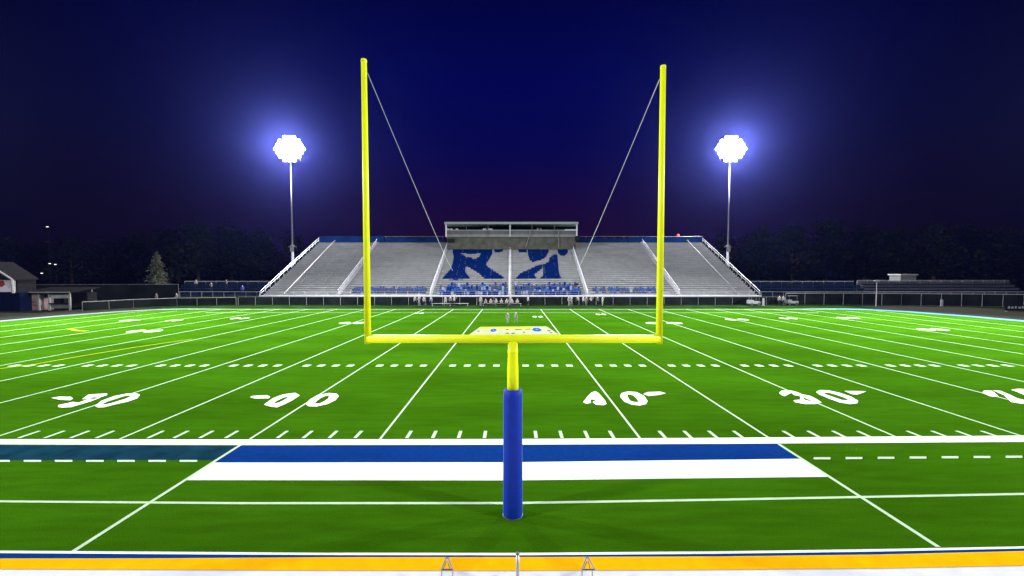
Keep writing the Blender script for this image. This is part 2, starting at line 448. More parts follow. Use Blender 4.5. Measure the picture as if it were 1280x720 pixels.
# pale and light-blue inner edge of the track at the two far corners
def edge(side, material, wid, name, label):
    pts = [(side * x, y) for x, y in [(61.3, 20), (61.3, 44), (61.0, 47.6), (60.4, 53.2), (58.3, 59.7), (55.0, 63.2), (50.5, 64.7), (44, 65.0)]]
    ws = [.75 * wid, .75 * wid, .75 * wid, .75 * wid, .75 * wid, .75 * wid, .45 * wid, .1 * wid]
    a, c = [], []
    for i, p in enumerate(pts):
        q0 = Vector(pts[max(0, i - 1)]); q1 = Vector(pts[min(len(pts) - 1, i + 1)])
        d = (q1 - q0).normalized(); n = Vector((-d.y, d.x))
        a.append(tuple(Vector(p) + n * ws[i])); c.append(tuple(Vector(p) - n * ws[i]))
    m = MB(); m.ribbon(a, c, -.012)
    tag(m.build(name, material), label, None, None, 'structure')
edge(-1, M['pale_track'], 1.3, 'track_edge', 'pale grey edge of the track at the far left corner')
edge(1, M['cyan_track'], 1.7, 'track_edge', 'light blue edge of the track at the far right corner')
b = MB(); b.box(-60, 60, 64.8, 70.9, -.018, -.010)
tag(b.build('sideline_grass', mat('dim_turf_strip', (.012, .035, .006), .9, noise=.5, scale=.35, spec=.05)), 'dim green strip behind the far sideline', None, None, 'structure')

# ------------------------------------------------------------------ goalpost
YP = g(640, 643)[1]
xL, xR = at(459.8, 424, YP).x, at(824, 424, YP).x
zc = at(640, 423.6, YP).z
xc = at(641, 560, YP).x
gp = thing('goalpost', 'tall yellow football goalpost with blue padded base', 'goalpost', (xc, YP, 0))
b = MB()
b.lathe([(.235, 0), (.242, .04), (.238, .10), (.232, 1.2), (.228, 2.9), (.222, 3.03), (.19, 3.06)], n=28)
pad = b.build('post_pad', M['pad_blue'], gp, True)
b = MB()
for a_ in (R(200), R(340)):
    b.tube((.237 * math.cos(a_), .237 * math.sin(a_), .05), (.228 * math.cos(a_), .228 * math.sin(a_), 3.0), .010)
b.build('pad_seam', M['seam'], pad)
b = MB(); b.lathe([(.247, .0), (.247, .015), (.236, .02)], n=28); b.build('base_plate', M['dark_steel'], gp)
b = MB(); b.lathe([(.137, 2.9), (.133, 3.5), (.118, 3.9), (.112, zc - .05)], n=24); b.build('support_pole', M['post_yellow'], gp, True)
b = MB(); b.lathe([(.118, 3.92), (.124, 3.93), (.124, 3.99), (.118, 4.0)], n=24); b.build('pole_collar', M['post_yellow'], gp, True)
b = MB(); b.tube((xL - xc, 0, zc), (xR - xc, 0, zc), .098, n=20); b.build('crossbar', M['post_yellow'], gp, True)
zTL, zTR = at(455, 78, YP).z, at(826, 86, YP).z
tops = []
for x, zt, w_ in ((xL, zTL, 1), (xR, zTR, 1)):
    b = MB(); b.tube((x - xc, 0, zc - .11), (x - xc, 0, zt),   .077, .063, n=20)
    up = b.build('upright', M['post_yellow'], gp, True)
    b = MB(); b.lathe([(.066, 0), (.066, .04), (.06, .07), (.02, .085)], (x - xc, 0, zt), 16); b.build('end_cap', M['post_yellow'], up, True)
    tops.append((x, zt))

# ------------------------------------------------------------------ grandstand
YF, YB, ZF, ZB = 78.0, 102.0, 1.15, 13.35
XL_, XR_ = -48.6, 47.9
NR = 30
RUN = (YB - YF) / NR; RISE = (ZB - ZF) / NR
def slope_pt(px, py):      # photo pixel -> place on the seating slope
    d = ray(px, py)
    k = (ZB - ZF) / (YB - YF)
    t = (ZF - k * YF - HC) / (d.z - k * d.y)
    return Vector((d.x * t, d.y * t, HC + d.z * t))
gs = thing('grandstand', 'long aluminium grandstand with two big blue letters and a press box', 'grandstand', (0, YF, 0))
def ly(y): return y - YF
aisles = [-33.8, -15.9, -.45, 14.7, 32.6]
edges_ = [XL_] + aisles + [XR_]
AW = .34
# deck: stepped treads and risers
b = MB()
for r in range(NR):
    y0 = r * RUN; z0 = ZF + r * RISE
    b.quad((XL_, y0, z0), (XR_, y0, z0), (XR_, y0 + RUN, z0), (XL_, y0 + RUN, z0))
    b.quad((XL_, y0 + RUN, z0), (XR_, y0 + RUN, z0), (XR_, y0 + RUN, z0 + RISE), (XL_, y0 + RUN, z0 + RISE))
b.build('deck', M['alu_dark'], gs)
for r in range(NR):
    y0 = r * RUN; z0 = ZF + r * RISE
    b = MB()
    for i in range(6):
        xa = edges_[i] + (AW + .1 if i else .25); xb = edges_[i + 1] - (AW + .1 if i < 5 else .25)
        if r < 1: continue
        b.box(xa, xb, y0 + .42, y0 + .72, z0 + .24, z0 + .29)         # bench plank
        b.box(xa, xb, y0 + .66, y0 + .695, z0 + .06, z0 + .20)        # kick board
        n_ = int((xb - xa) / (3.1 + .7 * random.random()))
        for k in range(n_ + 1):
            x = xa + (xb - xa) * k / n_
            b.box(x - .018, x + .018, y0 + .5, y0 + .6, z0 + .002, z0 + .24)
    if b.v: b.build('bench_row', M['alu'], gs)
# aisle stairs and their hand rails
for x in aisles:
    b = MB()
    for r in range(NR):
        y0 = r * RUN; z0 = ZF + r * RISE
        b.box(x - AW, x + AW, y0 + .02, y0 + RUN * .5, z0 + .004, z0 + RISE * .5)
        b.box(x - AW, x + AW, y0 + RUN * .5, y0 + RUN, z0 + .004, z0 + RISE - .01)
    st = b.build('aisle_stair', M['stair'] if abs(x) > 5 else M['alu'], gs)
    b = MB()
    for hgt in (.95, .5):
        b.tube((x, .3, ZF + hgt + .2), (x, ly(YB) - .4 - (4.5 if abs(x) < 5 else 0), ZB + hgt - .2 - (4.5 * .508 if abs(x) < 5 else 0)), .05 if hgt > .9 else .025, n=6)
    for r in range(1, NR - (6 if abs(x) < 5 else 0), 3):
        b.tube((x, r * RUN, ZF + r * RISE), (x, r * RUN, ZF + r * RISE + 1.0), .03, n=6)
    b.build('handrail', M['rail_white'], st)
# front wall, walkway edge, front rail
b = MB(); b.box(XL_, XR_, -.30, -.02, .0, ZF - .02); b.build('front_wall', M['underside'], gs)
b = MB(); b.box(XL_ - .1, XR_ + .1, -.42, -.02, ZF - .015, ZF + .20); b.build('front_fascia', M['rail_white'], gs)
b = MB()
for hgt in (.55, .95):
    b.tube((XL_, -.36, ZF + hgt), (XR_, -.36, ZF + hgt), .018, n=6)
k = XL_
while k <= XR_ + .01:
    b.tube((k, -.36, ZF + .2), (k, -.36, ZF + .97), .022, n=6); k += (XR_ - XL_) / 44
b.build('front_rail', M['steel'], gs)
# side rails with slanting top
for x in (XL_, XR_):
    b = MB()
    b.tube((x, 0, ZF + 1.05), (x, ly(YB), ZB + 1.05), .045, n=8)
    b.tube((x, 0, ZF + .55), (x, ly(YB), ZB + .55), .04, n=6)
    for r in range(0, NR + 1, 2):
        b.tube((x, r * RUN, ZF + r * RISE - .1), (x, r * RUN, ZF + r * RISE + 1.05), .035, n=6)
    b.build('side_rail', M['steel'], gs)
# second light stripe set in from each end
for x in (XL_ + 4.3, XR_ - 4.0):
    b = MB(); b.tube((x, .4, ZF + .5), (x, ly(YB) - .4, ZB + .5), .05, n=6)
    for r in range(1, NR, 3): b.tube((x, r * RUN, ZF + r * RISE), (x, r * RUN, ZF + r * RISE + .5), .03, n=6)
    b.build('section_rail', M['dark_steel'], gs)
# side closure / understructure
b = MB()
for x in (XL_ + .02, XR_ - .02):
    b.poly([(x, 0, 0), (x, ly(YB), 0), (x, ly(YB), ZB), (x, 0, ZF - .02)])
b.quad((XL_, ly(YB), 0), (XR_, ly(YB), 0), (XR_, ly(YB), ZB), (XL_, ly(YB), ZB))
b.build('understructure', M['underside'], gs)
# back screen: blue fabric between steel posts
for xa, xb, hgt in ((XL_, -32.2, 1.55), (-32.0, -17.4, 1.15), (17.4, 29.0, .9), (29.2, XR_, 1.3)):
    b = MB(); b.box(xa, xb, ly(YB) + .05, ly(YB) + .11, ZB - .2, ZB + hgt); b.build('back_screen', M['screen_blue'], gs)
b = MB()
k = XL_
while k <= XR_:
    if not -17 < k < 17: b.tube((k, ly(YB) + .2, ZB - .5), (k, ly(YB) + .2, ZB + 1.5), .04, n=6)
    k += 2.4
for hgt in (1.45,):
    b.tube((XL_, ly(YB) + .2, ZB + hgt), (-17.2, ly(YB) + .2, ZB + hgt), .035, n=6)
    b.tube((17.2, ly(YB) + .2, ZB + hgt), (XR_, ly(YB) + .2, ZB + hgt), .035, n=6)
b.build('back_rail', M['dark_steel'], gs)

# ---- two large letters painted on benches, kick boards and treads
def inside_intervals(polys, holes, py):
    segs = []
    for p in polys:
        xs = []
        for i in range(len(p)):
            (x1, y1), (x2, y2) = p[i], p[(i + 1) % len(p)]
            if (y1 <= py) != (y2 <= py): xs.append(x1 + (py - y1) * (x2 - x1) / (y2 - y1))
        xs.sort(); segs += [(xs[i], xs[i + 1]) for i in range(0, len(xs) - 1, 2)]
    for h in holes:
        xs = []
        for i in range(len(h)):
            (x1, y1), (x2, y2) = h[i], h[(i + 1) % len(h)]
            if (y1 <= py) != (y2 <= py): xs.append(x1 + (py - y1) * (x2 - x1) / (y2 - y1))
        xs.sort()
        for i in range(0, len(xs) - 1, 2):
            a, c = xs[i], xs[i + 1]; out = []
            for s0, s1 in segs:
                if c <= s0 or a >= s1: out.append((s0, s1)); continue
                if a > s0: out.append((s0, a))
                if c < s1: out.append((c, s1))
            segs = out
    return [s for s in segs if s[1] - s[0] > .4]
def letter(name, polys, holes):
    m = MB()
    for r in range(1, NR):
        y0 = r * RUN; z0 = ZF + r * RISE
        for (ya, yb, za, zb) in ((y0 + .412, y0 + .728, z0 + .232, z0 + .298),      # plank skin
                                 (y0 + .652, y0 + .703, z0 + .054, z0 + .206),     # kick board skin
                                 (y0 + .01, y0 + RUN - .01, z0 + .003, z0 + .012),   # tread sheet
                                 (y0 + RUN - .012, y0 + RUN - .002, z0 + .01, z0 + RISE - .002)):  # riser sheet
            yc_, zc_ = YF + (ya + yb) / 2, (za + zb) / 2
            py = proj((0, yc_, zc_))[1]
            for s0, s1 in inside_intervals(polys, holes, py):
                m.box((s0 - 640) / FPX * (yc_ * CP - (zc_ - HC) * SP), (s1 - 640) / FPX * (yc_ * CP - (zc_ - HC) * SP), ya, yb, za, zb)
    return m.build(name, M['seat_blue'], gs)
K1 = (545, 300, 12.8)
letter('painted_letter', [
    Z(*K1, [(275, 135), (900, 135), (900, 220), (860, 300), (800, 390), (830, 430), (950, 510), (1090, 600), (1060, 625), (790, 625), (740, 590), (690, 540), (600, 485), (500, 425), (475, 430), (465, 500), (500, 560), (545, 600), (520, 630), (310, 640), (130, 630), (105, 610), (160, 550), (240, 460), (265, 380), (285, 270), (265, 200)]),
    Z(*K1, [(925, 135), (1085, 135), (1065, 190), (940, 198)])],
    [Z(*K1, [(390, 215), (480, 215), (560, 235), (650, 215), (720, 215), (690, 270), (600, 315), (570, 285), (480, 280), (460, 250)])])
K2 = (632, 300, 12.8)
letter('painted_letter', [
    Z(*K2, [(185, 125), (340, 125), (340, 195), (215, 198)]),
    Z(*K2, [(345, 125), (690, 125), (690, 190), (640, 280), (540, 335), (430, 352), (385, 320), (360, 240)]),
    Z(*K2, [(692, 125), (985, 125), (1000, 200), (930, 265), (870, 240), (845, 225), (828, 150), (700, 150)]),
    Z(*K2, [(700, 290), (760, 238), (828, 235), (850, 500), (870, 580), (915, 590), (880, 612), (550, 615), (600, 570), (600, 470), (594, 395), (690, 350)]),
    Z(*K2, [(592, 395), (590, 450), (530, 500), (450, 560), (500, 600), (470, 618), (160, 618), (240, 530), (400, 460), (520, 400)])], [])

# ---- blue chair-back seats in the lowest rows (and a few scattered dark ones higher up)
def chairs(xa, xb, row, material, dens=1.0, pitch=.52, name='chair_row'):
    m = MB(); x = xa; y0 = row * RUN; z0 = ZF + row * RISE
    while x < xb:
        if random.random() < dens:
            m.k = random.choice((0, 0, 0, 1, 1, 2))
            h = random.choice((.48, .62, .78)) if dens < 1 else .7
            m.box(x, x + .42, y0 + .30, y0 + .70, z0 + .30, z0 + .36)
            m.box(x, x + .42, y0 + .70, y0 + .76, z0 + .32, z0 + .32 + h)
            m.box(x + .02, x + .07, y0 + .45, y0 + .52, z0, z0 + .30)
            m.box(x + .35, x + .40, y0 + .45, y0 + .52, z0, z0 + .30)
        x += pitch
    if m.v: m.build(name, [material, M['chair_navy'], M['chair_pale'] if material != M['chair_navy'] else M['chair_blue']], gs)
for row, dn in ((0, .95), (1, .95), (2, .9), (3, .7), (4, .35)):
    chairs(-14.5, -1.4, row, M['chair_blue'] if row % 2 else M['seat_blue'], dn)
    chairs(.6, 13.4, row, M['chair_blue'] if row % 2 else M['seat_blue'], dn)
for row, dn in ((1, 1.0), (2, .9)):
    chairs(-31.5, -17.0, row, M['chair_navy'], dn)
    chairs(16.0, 29.2, row, M['chair_navy'] if row > 1 else M['chair_blue'], dn * .85)
b = MB(); b.box(12.6, 13.4, ly(YF) + 3.4, ly(YF) + 3.5, ZF + 2.0, ZF + 2.45); b.build('small_sign', M['underside'], gs)

# ------------------------------------------------------------------ press box
yb0, yb1 = 97.6, 102.4
pbx0, pbx1 = at(557, 290, yb0).x, at(721.5, 290, yb0).x
def zz(py): return at(640, py, yb0).z
pb = thing('press_box', 'long grey press box with dark open windows on top of the grandstand', 'press box', ((pbx0 + pbx1) / 2, yb0, zz(309)))
ox, oz = (pbx0 + pbx1) / 2, zz(309)
hw = (pbx1 - pbx0) / 2
def pz(py): return zz(py) - oz
b = MB(); b.box(-hw + .3, hw - .3, .15, yb1 - yb0, -.5, pz(297)); b.build('lower_wall', M['box_wall'], pb)
b = MB(); b.box(-hw, hw, 0, .12, pz(296.4), pz(293.0)); b.box(-hw, hw, .13, yb1 - yb0, pz(296.4), pz(294.4)); b.build('front_ledge', M['box_panel'], pb)
b = MB(); b.box(-hw, hw, .2, .32, pz(292.9), pz(288.6)); b.build('window_sill', M['grey_panel'], pb)
b = MB(); b.box(-hw, hw, .05, .30, pz(288.4), pz(287.2)); b.build('counter', M['frame_grey'], pb)
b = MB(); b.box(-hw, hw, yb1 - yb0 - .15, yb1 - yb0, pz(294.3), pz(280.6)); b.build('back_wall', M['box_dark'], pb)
b = MB(); b.box(-hw - .2, hw + .2, -.5, yb1 - yb0 + .1, pz(280.4), pz(277.6)); b.build('roof', M['box_roof'], pb)
for i, px in enumerate((557.6, 583, 610, 637.6, 665, 693, 721)):
    b = MB(); x = at(px, 285, yb0).x - ox; t_ = .16 if px in (557.6, 637.6, 721) else .07
    b.box(x - t_, x + t_, -.06, .03, pz(296), pz(280.5)); b.build('window_post', M['steel'] if t_ > .1 else M['grey_panel'], pb)
b = MB()
for px in (560, 564, 571, 605, 611, 614): 
    x = at(px, 287, yb0).x - ox; b.box(x - .28, x + .28, .06, .34, pz(287.0), pz(285.8))
b.box(at(706, 287, yb0).x - ox, at(720, 287, yb0).x - ox, .04, .34, pz(288.3), pz(286.6))
b.build('white_equipment', M['rail_white'], pb)
b = MB(); b.box(at(560, 290, yb0).x - ox, at(568, 290, yb0).x - ox, -.5, .1, pz(303), pz(298.6)); b.box(at(719, 290, yb0).x - ox, at(724, 290, yb0).x - ox, -.4, .1, pz(301), pz(295))
b.build('loudspeaker', M['box_dark'], pb)
for px in (657, 698):
    b = MB(); x = at(px, 300, yb0).x - ox
    b.tube((x, -.1, pz(309)), (x + (1.3 if px < 660 else 0), -.1, pz(288)), .07, n=6); b.build('brace', M['box_panel'], pb)
# red beacon on the back rail
rb_ = thing('red_beacon', 'small glowing red beacon above the back rail on the right', 'warning light', (at(848, 300, YB).x, YB + .2, ZB + 1.45))
b = MB(); b.lathe([(.12, 0), (.12, .1)], n=12); b.build('beacon_base', M['dark_steel'], rb_)
b = MB(); b.lathe([(.20, .1), (.30, .25), (.26, .5), (.1, .62)], n=12); b.build('beacon_lens', M['red_lamp'], rb_, True)

# ------------------------------------------------------------------ cables from the uprights to the stand
for (x, zt), (px, py), lab in ((tops[0], (566, 341), 'thin pale cable from the left upright down to the grandstand'), (tops[1], (721, 341), 'thin pale cable from the right upright down to the grandstand')):
    e = slope_pt(px, py); m = MB()
    a = Vector((x + (.05 if x < 0 else -.05), YP + .08, zt - .2)); e = e + Vector((0, -.3, .5))
    n = 24; prev = a
    for i in range(1, n + 1):
        t = i / n; q = a.lerp(e, t)
        q.z -= 4 * .35 * t * (1 - t)
        m.tube(prev, q, .0085 + .040 * (i - 1) / n, .0085 + .040 * i / n, n=6, cap=False); prev = q
    tag(m.build('cable', M['rail_white']), lab, 'cable', 'cables tied to the goalpost uprights')

# ------------------------------------------------------------------ floodlight towers
def tower(x, y, h, label, aim, power, sgn, cone=None, turn=0.0, name='floodlight_tower'):
    sgn_ = sgn
    t = thing(name, label, 'floodlight', (x, y, 0), 'floodlight towers')
    t.rotation_euler.z = turn
    b = MB(); b.tube((0, 0, 0), (0, 0, h * .34), .34, .28, n=14); b.tube((0, 0, h * .34), (0, 0, h + 1), .20, .12, n=14)
    b.build('pole', M['tower_pole'], t, True)
    b = MB(); b.lathe([(.55, -.15), (.55, .15)], (0, 0, h * .34), 14); b.box(-1.1, 1.1, -.08, .08, h * .34 - .35, h * .34 - .22); b.box(-.35, .35, sgn * .34 - .2, sgn * .34 + .2, h * .34 - 1.6, h * .34 - .4)
    b.build('pole_collar', M['dark_steel'], t)
    rows = ((3, 2.85), (5, 1.95), (6, .98), (7, 0), (6, -.98), (5, -1.95), (3, -2.85))
    b = MB()
    for n, dz in rows:
        ww = (n - 1) * .58 + .4
        b.box(-ww, ww, -.07, .07, h + dz - .06, h + dz + .06)
    b.box(-.12, .12, -.1, .1, h - 3.1, h + 3.1); b.box(-2.5, -2.4, -.06, .06, h - 2.75, h + 2.75); b.box(2.4, 2.5, -.06, .06, h - 2.75, h + 2.75)
    b.build('lamp_frame', M['lamp_body'], t)
    for n, dz in rows:
        for i in range(n):
            lx = (i - (n - 1) / 2) * 1.16
            b = MB(); b.tube((lx, sgn * .05, h + dz + .05), (lx, sgn * .48, h + dz - .02), .26, .50, n=14)
            lf = b.build('lamp', M['lamp_body'], t)
            b = MB(); b.tube((lx, sgn * .482, h + dz - .02), (lx, sgn * .50, h + dz - .025), .485, .48, n=14)
            b.build('lamp_lens', M['lamp_on'], lf)
    ld = bpy.data.lights.new('floodlight', 'SPOT'); ld.energy = power; ld.spot_size = R(172); ld.spot_blend = .2
    ld.color = (.95, .98, 1.0); ld.shadow_soft_size = 1.6
    lo = bpy.data.objects.new('floodlight', ld); col.objects.link(lo); lo.parent = t
    lo.location = (0, sgn * 2.3, h)
    d = Vector(aim) - Vector((x, y, h)); d.rotate(Matrix.Rotation(-turn, 3, 'Z')); lo.rotation_euler = d.to_track_quat('-Z', 'Y').to_euler()
    if cone: ld.spot_size = R(cone); ld.spot_blend = 1.0
    return t
YT = 104.5
for px, lab, ax in ((363, 'lit floodlight tower behind the left end of the grandstand', -15), (912.5, 'lit floodlight tower behind the right end of the grandstand', 15)):
    p = at(px, 187, YT)
    tower(p.x, YT, p.z, lab, (ax, 38, 0), P_FAR, -1)
tower(-52, -13, 32, 'floodlight tower behind the near stand on the left', (0, 30, 0), P_NEAR, 1)
tower(52, -13, 32, 'floodlight tower behind the near stand on the right', (0, 30, 0), P_NEAR, 1)
tower(-100, 40, 34, 'added unseen fill light tower beyond the left end of the field', (-12, 52, 0), P_FILL, 1, 58, R(-78))  # unseen side tower, added so its aimed spot brightens the mid and far field
tower(100, 40, 34, 'added unseen fill light tower beyond the right end of the field', (12, 52, 0), P_FILL, 1, 58, R(78))  # added out of view as well, filling the far field from the right

# ------------------------------------------------------------------ fences
def fence(pts, h, label, name='windscreen_fence', rail=M['rail_white'], fabric=M['fence_black'], rr=.045, step=3.0, group=None):
    t = thing(name, label, 'fence', (pts[0][0], pts[0][1], 0), group)
    o = Vector((pts[0][0], pts[0][1]))
    m = MB(); rl = MB(); ps = MB()
    for (xa, ya), (xb, yb) in zip(pts[:-1], pts[1:]):
        A_, B_ = Vector((xa, ya)) - o, Vector((xb, yb)) - o
        d = (B_ - A_); n = Vector((-d.y, d.x)).normalized() * .03
        m.add([(A_.x + n.x, A_.y + n.y, .04), (B_.x + n.x, B_.y + n.y, .04), (B_.x + n.x, B_.y + n.y, h - .08), (A_.x + n.x, A_.y + n.y, h - .08),
               (A_.x + n.x * 1.4, A_.y + n.y * 1.4, .04), (B_.x + n.x * 1.4, B_.y + n.y * 1.4, .04), (B_.x + n.x * 1.4, B_.y + n.y * 1.4, h - .08), (A_.x + n.x * 1.4, A_.y + n.y * 1.4, h - .08)],
              [(0, 1, 2, 3), (7, 6, 5, 4), (3, 2, 6, 7), (0, 4, 5, 1)])
        rl.tube((A_.x, A_.y, h), (B_.x, B_.y, h), rr, n=6)
        k_ = max(1, int(d.length / step))
        for i in range(k_ + 1):
            q = A_ + d * i / k_; ps.tube((q.x, q.y, 0), (q.x, q.y, h), .035, n=6)
    m.build('fabric_screen', fabric, t); rl.build('top_rail', rail, t); ps.build('fence_posts', M['dark_steel'], t)
    return t
fence([(-48.6, 71.6), (48.2, 71.6)], 1.42, 'low black fence along the foot of the grandstand', rail=M['dark_steel'], rr=.02)
fence([(-64.5, 60.5), (-62, 66), (-58, 69.8), (-49.0, 71.6)], 1.35, 'low dark fence with a pale rail curving round the far left corner', rail=M['frame_grey'], rr=.05)
fence([(48.6, 71.6), (62, 71.3), (92, 66.8)], 2.1, 'black fence with pale rail behind the far right corner', rail=M['steel'], rr=.05)
fence([(-66.5, 80.5), (-100, 78)], 3.4, 'tall dark fence beyond the far left corner', rail=M['dark_steel'], fabric=M['fence_black'], rr=.04)

# ------------------------------------------------------------------ low side bleachers
def low_stand(x0, x1, rows, label, ma, y=80.5, top=3.55):
    t = thing('low_bleacher', label, 'bleacher', ((x0 + x1) / 2, y, 0)); h = (x1 - x0) / 2
    b = MB()
    for r in range(rows):
        z = .9 + (top - 1.3) * r / (rows - 1)
        b.box(-h, h, r * .8 + .4, r * .8 + .7, z + .35, z + .40)
        b.box(-h, h, r * .8 + .65, r * .8 + .69, z + .10, z + .30)
    b.build('bench_rows', ma, t)
    b = MB(); 
    for r in range(rows):
        z = .9 + (top - 1.3) * r / (rows - 1); b.box(-h, h, r * .8, r * .8 + .8, z - .2, z)
    b.build('deck', M['underside'], t)
    b = MB(); b.tube((-h, 0, 1.9), (h, 0, 1.9), .045, n=6); b.tube((-h, rows * .8, top + .35), (h, rows * .8, top + .35), .05, n=6)
    k = -h
    while k <= h: b.tube((k, 0, .7), (k, 0, 1.9), .025, n=5); b.tube((k, rows * .8, top - 1), (k, rows * .8, top + .35), .03, n=5); k += 2.2
    b.build('guard_rail', M['frame_grey'], t)
    b = MB(); b.box(-h, h, rows * .8 + .08, rows * .8 + .14, 1.2, top + .2); b.build('back_panel', ma, t)
    return t
low_stand(-68.5, -50.4, 5, 'low blue bleacher left of the grandstand', M['low_blue'])
low_stand(49.8, 71.5, 5, 'low blue bleacher right of the grandstand', M['low_blue'])
low_stand(72.2, 104, 5, 'low grey bleacher at the far right', M['low_grey'], top=3.75)
# booth on the right bleacher
bo = thing('announcer_booth', 'small pale grey booth rising behind the right bleacher', 'booth', (at(1135.5, 350, 86).x, 86, 0))
b = MB(); b.box(-1.65, 1.65, 0, 2.6, 0, at(1135, 344, 86).z); b.build('wall', mat('booth_wall', (.07, .07, .07), .7, noise=.15, scale=1.5), bo)
b = MB(); b.box(-1.85, 1.85, -.2, 2.8, at(1135, 344, 86).z + .002, at(1135, 342.6, 86).z); b.build('roof', M['frame_grey'], bo)
b = MB(); b.box(-1.2, 1.2, -.05, -.003, 3.55, 4.4); b.build('window', M['grey_panel'], bo)

# ------------------------------------------------------------------ buildings at the left
H1 = 60.0
lb = thing('field_house', 'gabled building with a red and white mural and navy base at the left edge', 'building', (-82, H1, 0))
def lx(px): return at(px, 360, H1).x + 82
zr, ze, zm, zn = at(0, 329, H1).z, at(22, 350, H1).z, at(0, 348, H1).z, at(0, 366, H1).z
b = MB(); xr = lx(24); xl = -8.5
b.box(xl, xr, 0, 2.5, 0, zn); b.build('base_wall', M['navy_wall'], lb)
b = MB(); b.box(xl, xr - .3, .02, 2.4, zn + .002, ze - .05); b.build('upper_wall', M['shingle'], lb)
b = MB(); b.box(xl, lx(19.5), -.06, .015, zn + .12, zm - .25); mu = b.build('mural_panel', M['mural_white'], lb)
b = MB(); b.poly([(lx(-12), -.066, zm - .3), (lx(5.5), -.066, zm - .3), (lx(7), -.066, zm - .9), (lx(4), -.066, zm - 1.25), (lx(-12), -.066, zm - 1.3)]); b.build('mural_shape', M['mural_red'], mu)
b = MB(); b.poly([(lx(-14), -.07, zn + .62), (lx(4), -.07, zn + .6), (lx(16), -.07, zn + .75), (lx(19), -.07, zn + .55), (lx(19), -.07, zn + .18), (lx(4), -.07, zn + .14)]); b.build('mural_shape', M['rail_white'], mu)
xm = lx(-8)
b = MB()
for q in (((xm, zr), (xr, ze)), ((xm, zr), (2 * xm - xr, ze))):
    (x0, z0), (x1, z1) = q
    b.add([(x0, -.8, z0), (x1, -.8, z1), (x1, 2.5, z1), (x0, 2.5, z0), (x0, -.8, z0 + .22), (x1, -.8, z1 + .22), (x1, 2.5, z1 + .22), (x0, 2.5, z0 + .22)],
          [(0, 1, 2, 3), (4, 7, 6, 5), (0, 4, 5, 1), (1, 5, 6, 2), (2, 6, 7, 3)])
b.build('roof', M['shingle'], lb)
b = MB(); b.tube((xm, -.82, zr + .1), (xr, -.82, ze + .1), .13, n=6); b.tube((xr, -.82, ze + .1), (xr + .12, -.82, zn), .16, n=6); b.build('roof_trim', M['frame_grey'], lb)
b = MB(); b.poly([(xm, 0, zr - .05), (xl, 0, ze - .3), (xr - .3, 0, ze - .05)]); b.build('gable', M['shingle'], lb)

H2 = 61.5
cs = thing('concession_stand', 'low concession stand with pinkish wall, dark doorway and open counter', 'building', (at(57, 388, H2).x, H2, 0))
def cx_(px): return at(px, 376, H2).x - at(57, 388, H2).x
def cz(py): return at(57, py, H2).z
b = MB(); b.box(cx_(25), cx_(48.5), 0, 4, 0, cz(366.6)); b.build('side_wall', M['brick'], cs)
b = MB()
for pts in ([(31, 379), (34, 372), (40, 369)], [(32, 381), (38, 378), (44, 377)], [(33, 385), (40, 381), (46, 382)]):
    for (a0, a1), (c0, c1) in zip(pts[:-1], pts[1:]): b.tube((cx_(a0), -.01, cz(a1)), (cx_(c0), -.01, cz(c1)), .06, n=5)
b.build('wall_mural', M['mural_red'], cs)
b = MB(); b.box(cx_(48.5) + .003, cx_(62), 2.0, 4, 0, cz(366.6)); b.box(cx_(62), cx_(88), 2.5, 4, 0, cz(366.6)); b.build('back_wall', M['shingle'], cs)
b = MB(); b.box(cx_(63), cx_(87.5), 0, .12, .3, cz(380)); b.build('counter_wall', M['grey_panel'], cs)
b = MB(); b.box(cx_(63), cx_(87), -.25, .25, cz(380) + .002, cz(378.8)); b.build('counter', M['fence_black'], cs)
b = MB(); b.box(cx_(63.5), cx_(86.5), .02, .1, cz(373), cz(367.6)); b.build('sign_panel', mat('pale_sign_panel', (.20, .20, .19), .7, noise=.25, scale=1.2), cs)
b = MB()
for px in (49.5, 62.5, 88):
    b.box(cx_(px) - .13, cx_(px) + .13, -.15, -.005, 0, cz(366.6))
b.box(cx_(25), cx_(89), -.2, -.155, cz(366.6), cz(364.8)); b.build('frame', M['frame_grey'], cs)
b = MB(); b.add([(cx_(24.5), -.6, cz(366.2)), (cx_(90), -.6, cz(366.2)), (cx_(90), 4.2, cz(360)), (cx_(24.5), 4.2, cz(360)), (cx_(24.5), 4.2, cz(361)), (cx_(90), 4.2, cz(361)), (cx_(24.5), -.6, cz(366.6)), (cx_(90), -.6, cz(366.6))],
              [(0, 1, 2, 3), (6, 4, 5, 7), (0, 6, 7, 1), (2, 5, 4, 3), (1, 7, 5, 2), (0, 3, 4, 6)]); b.build('roof', M['shingle'], cs)

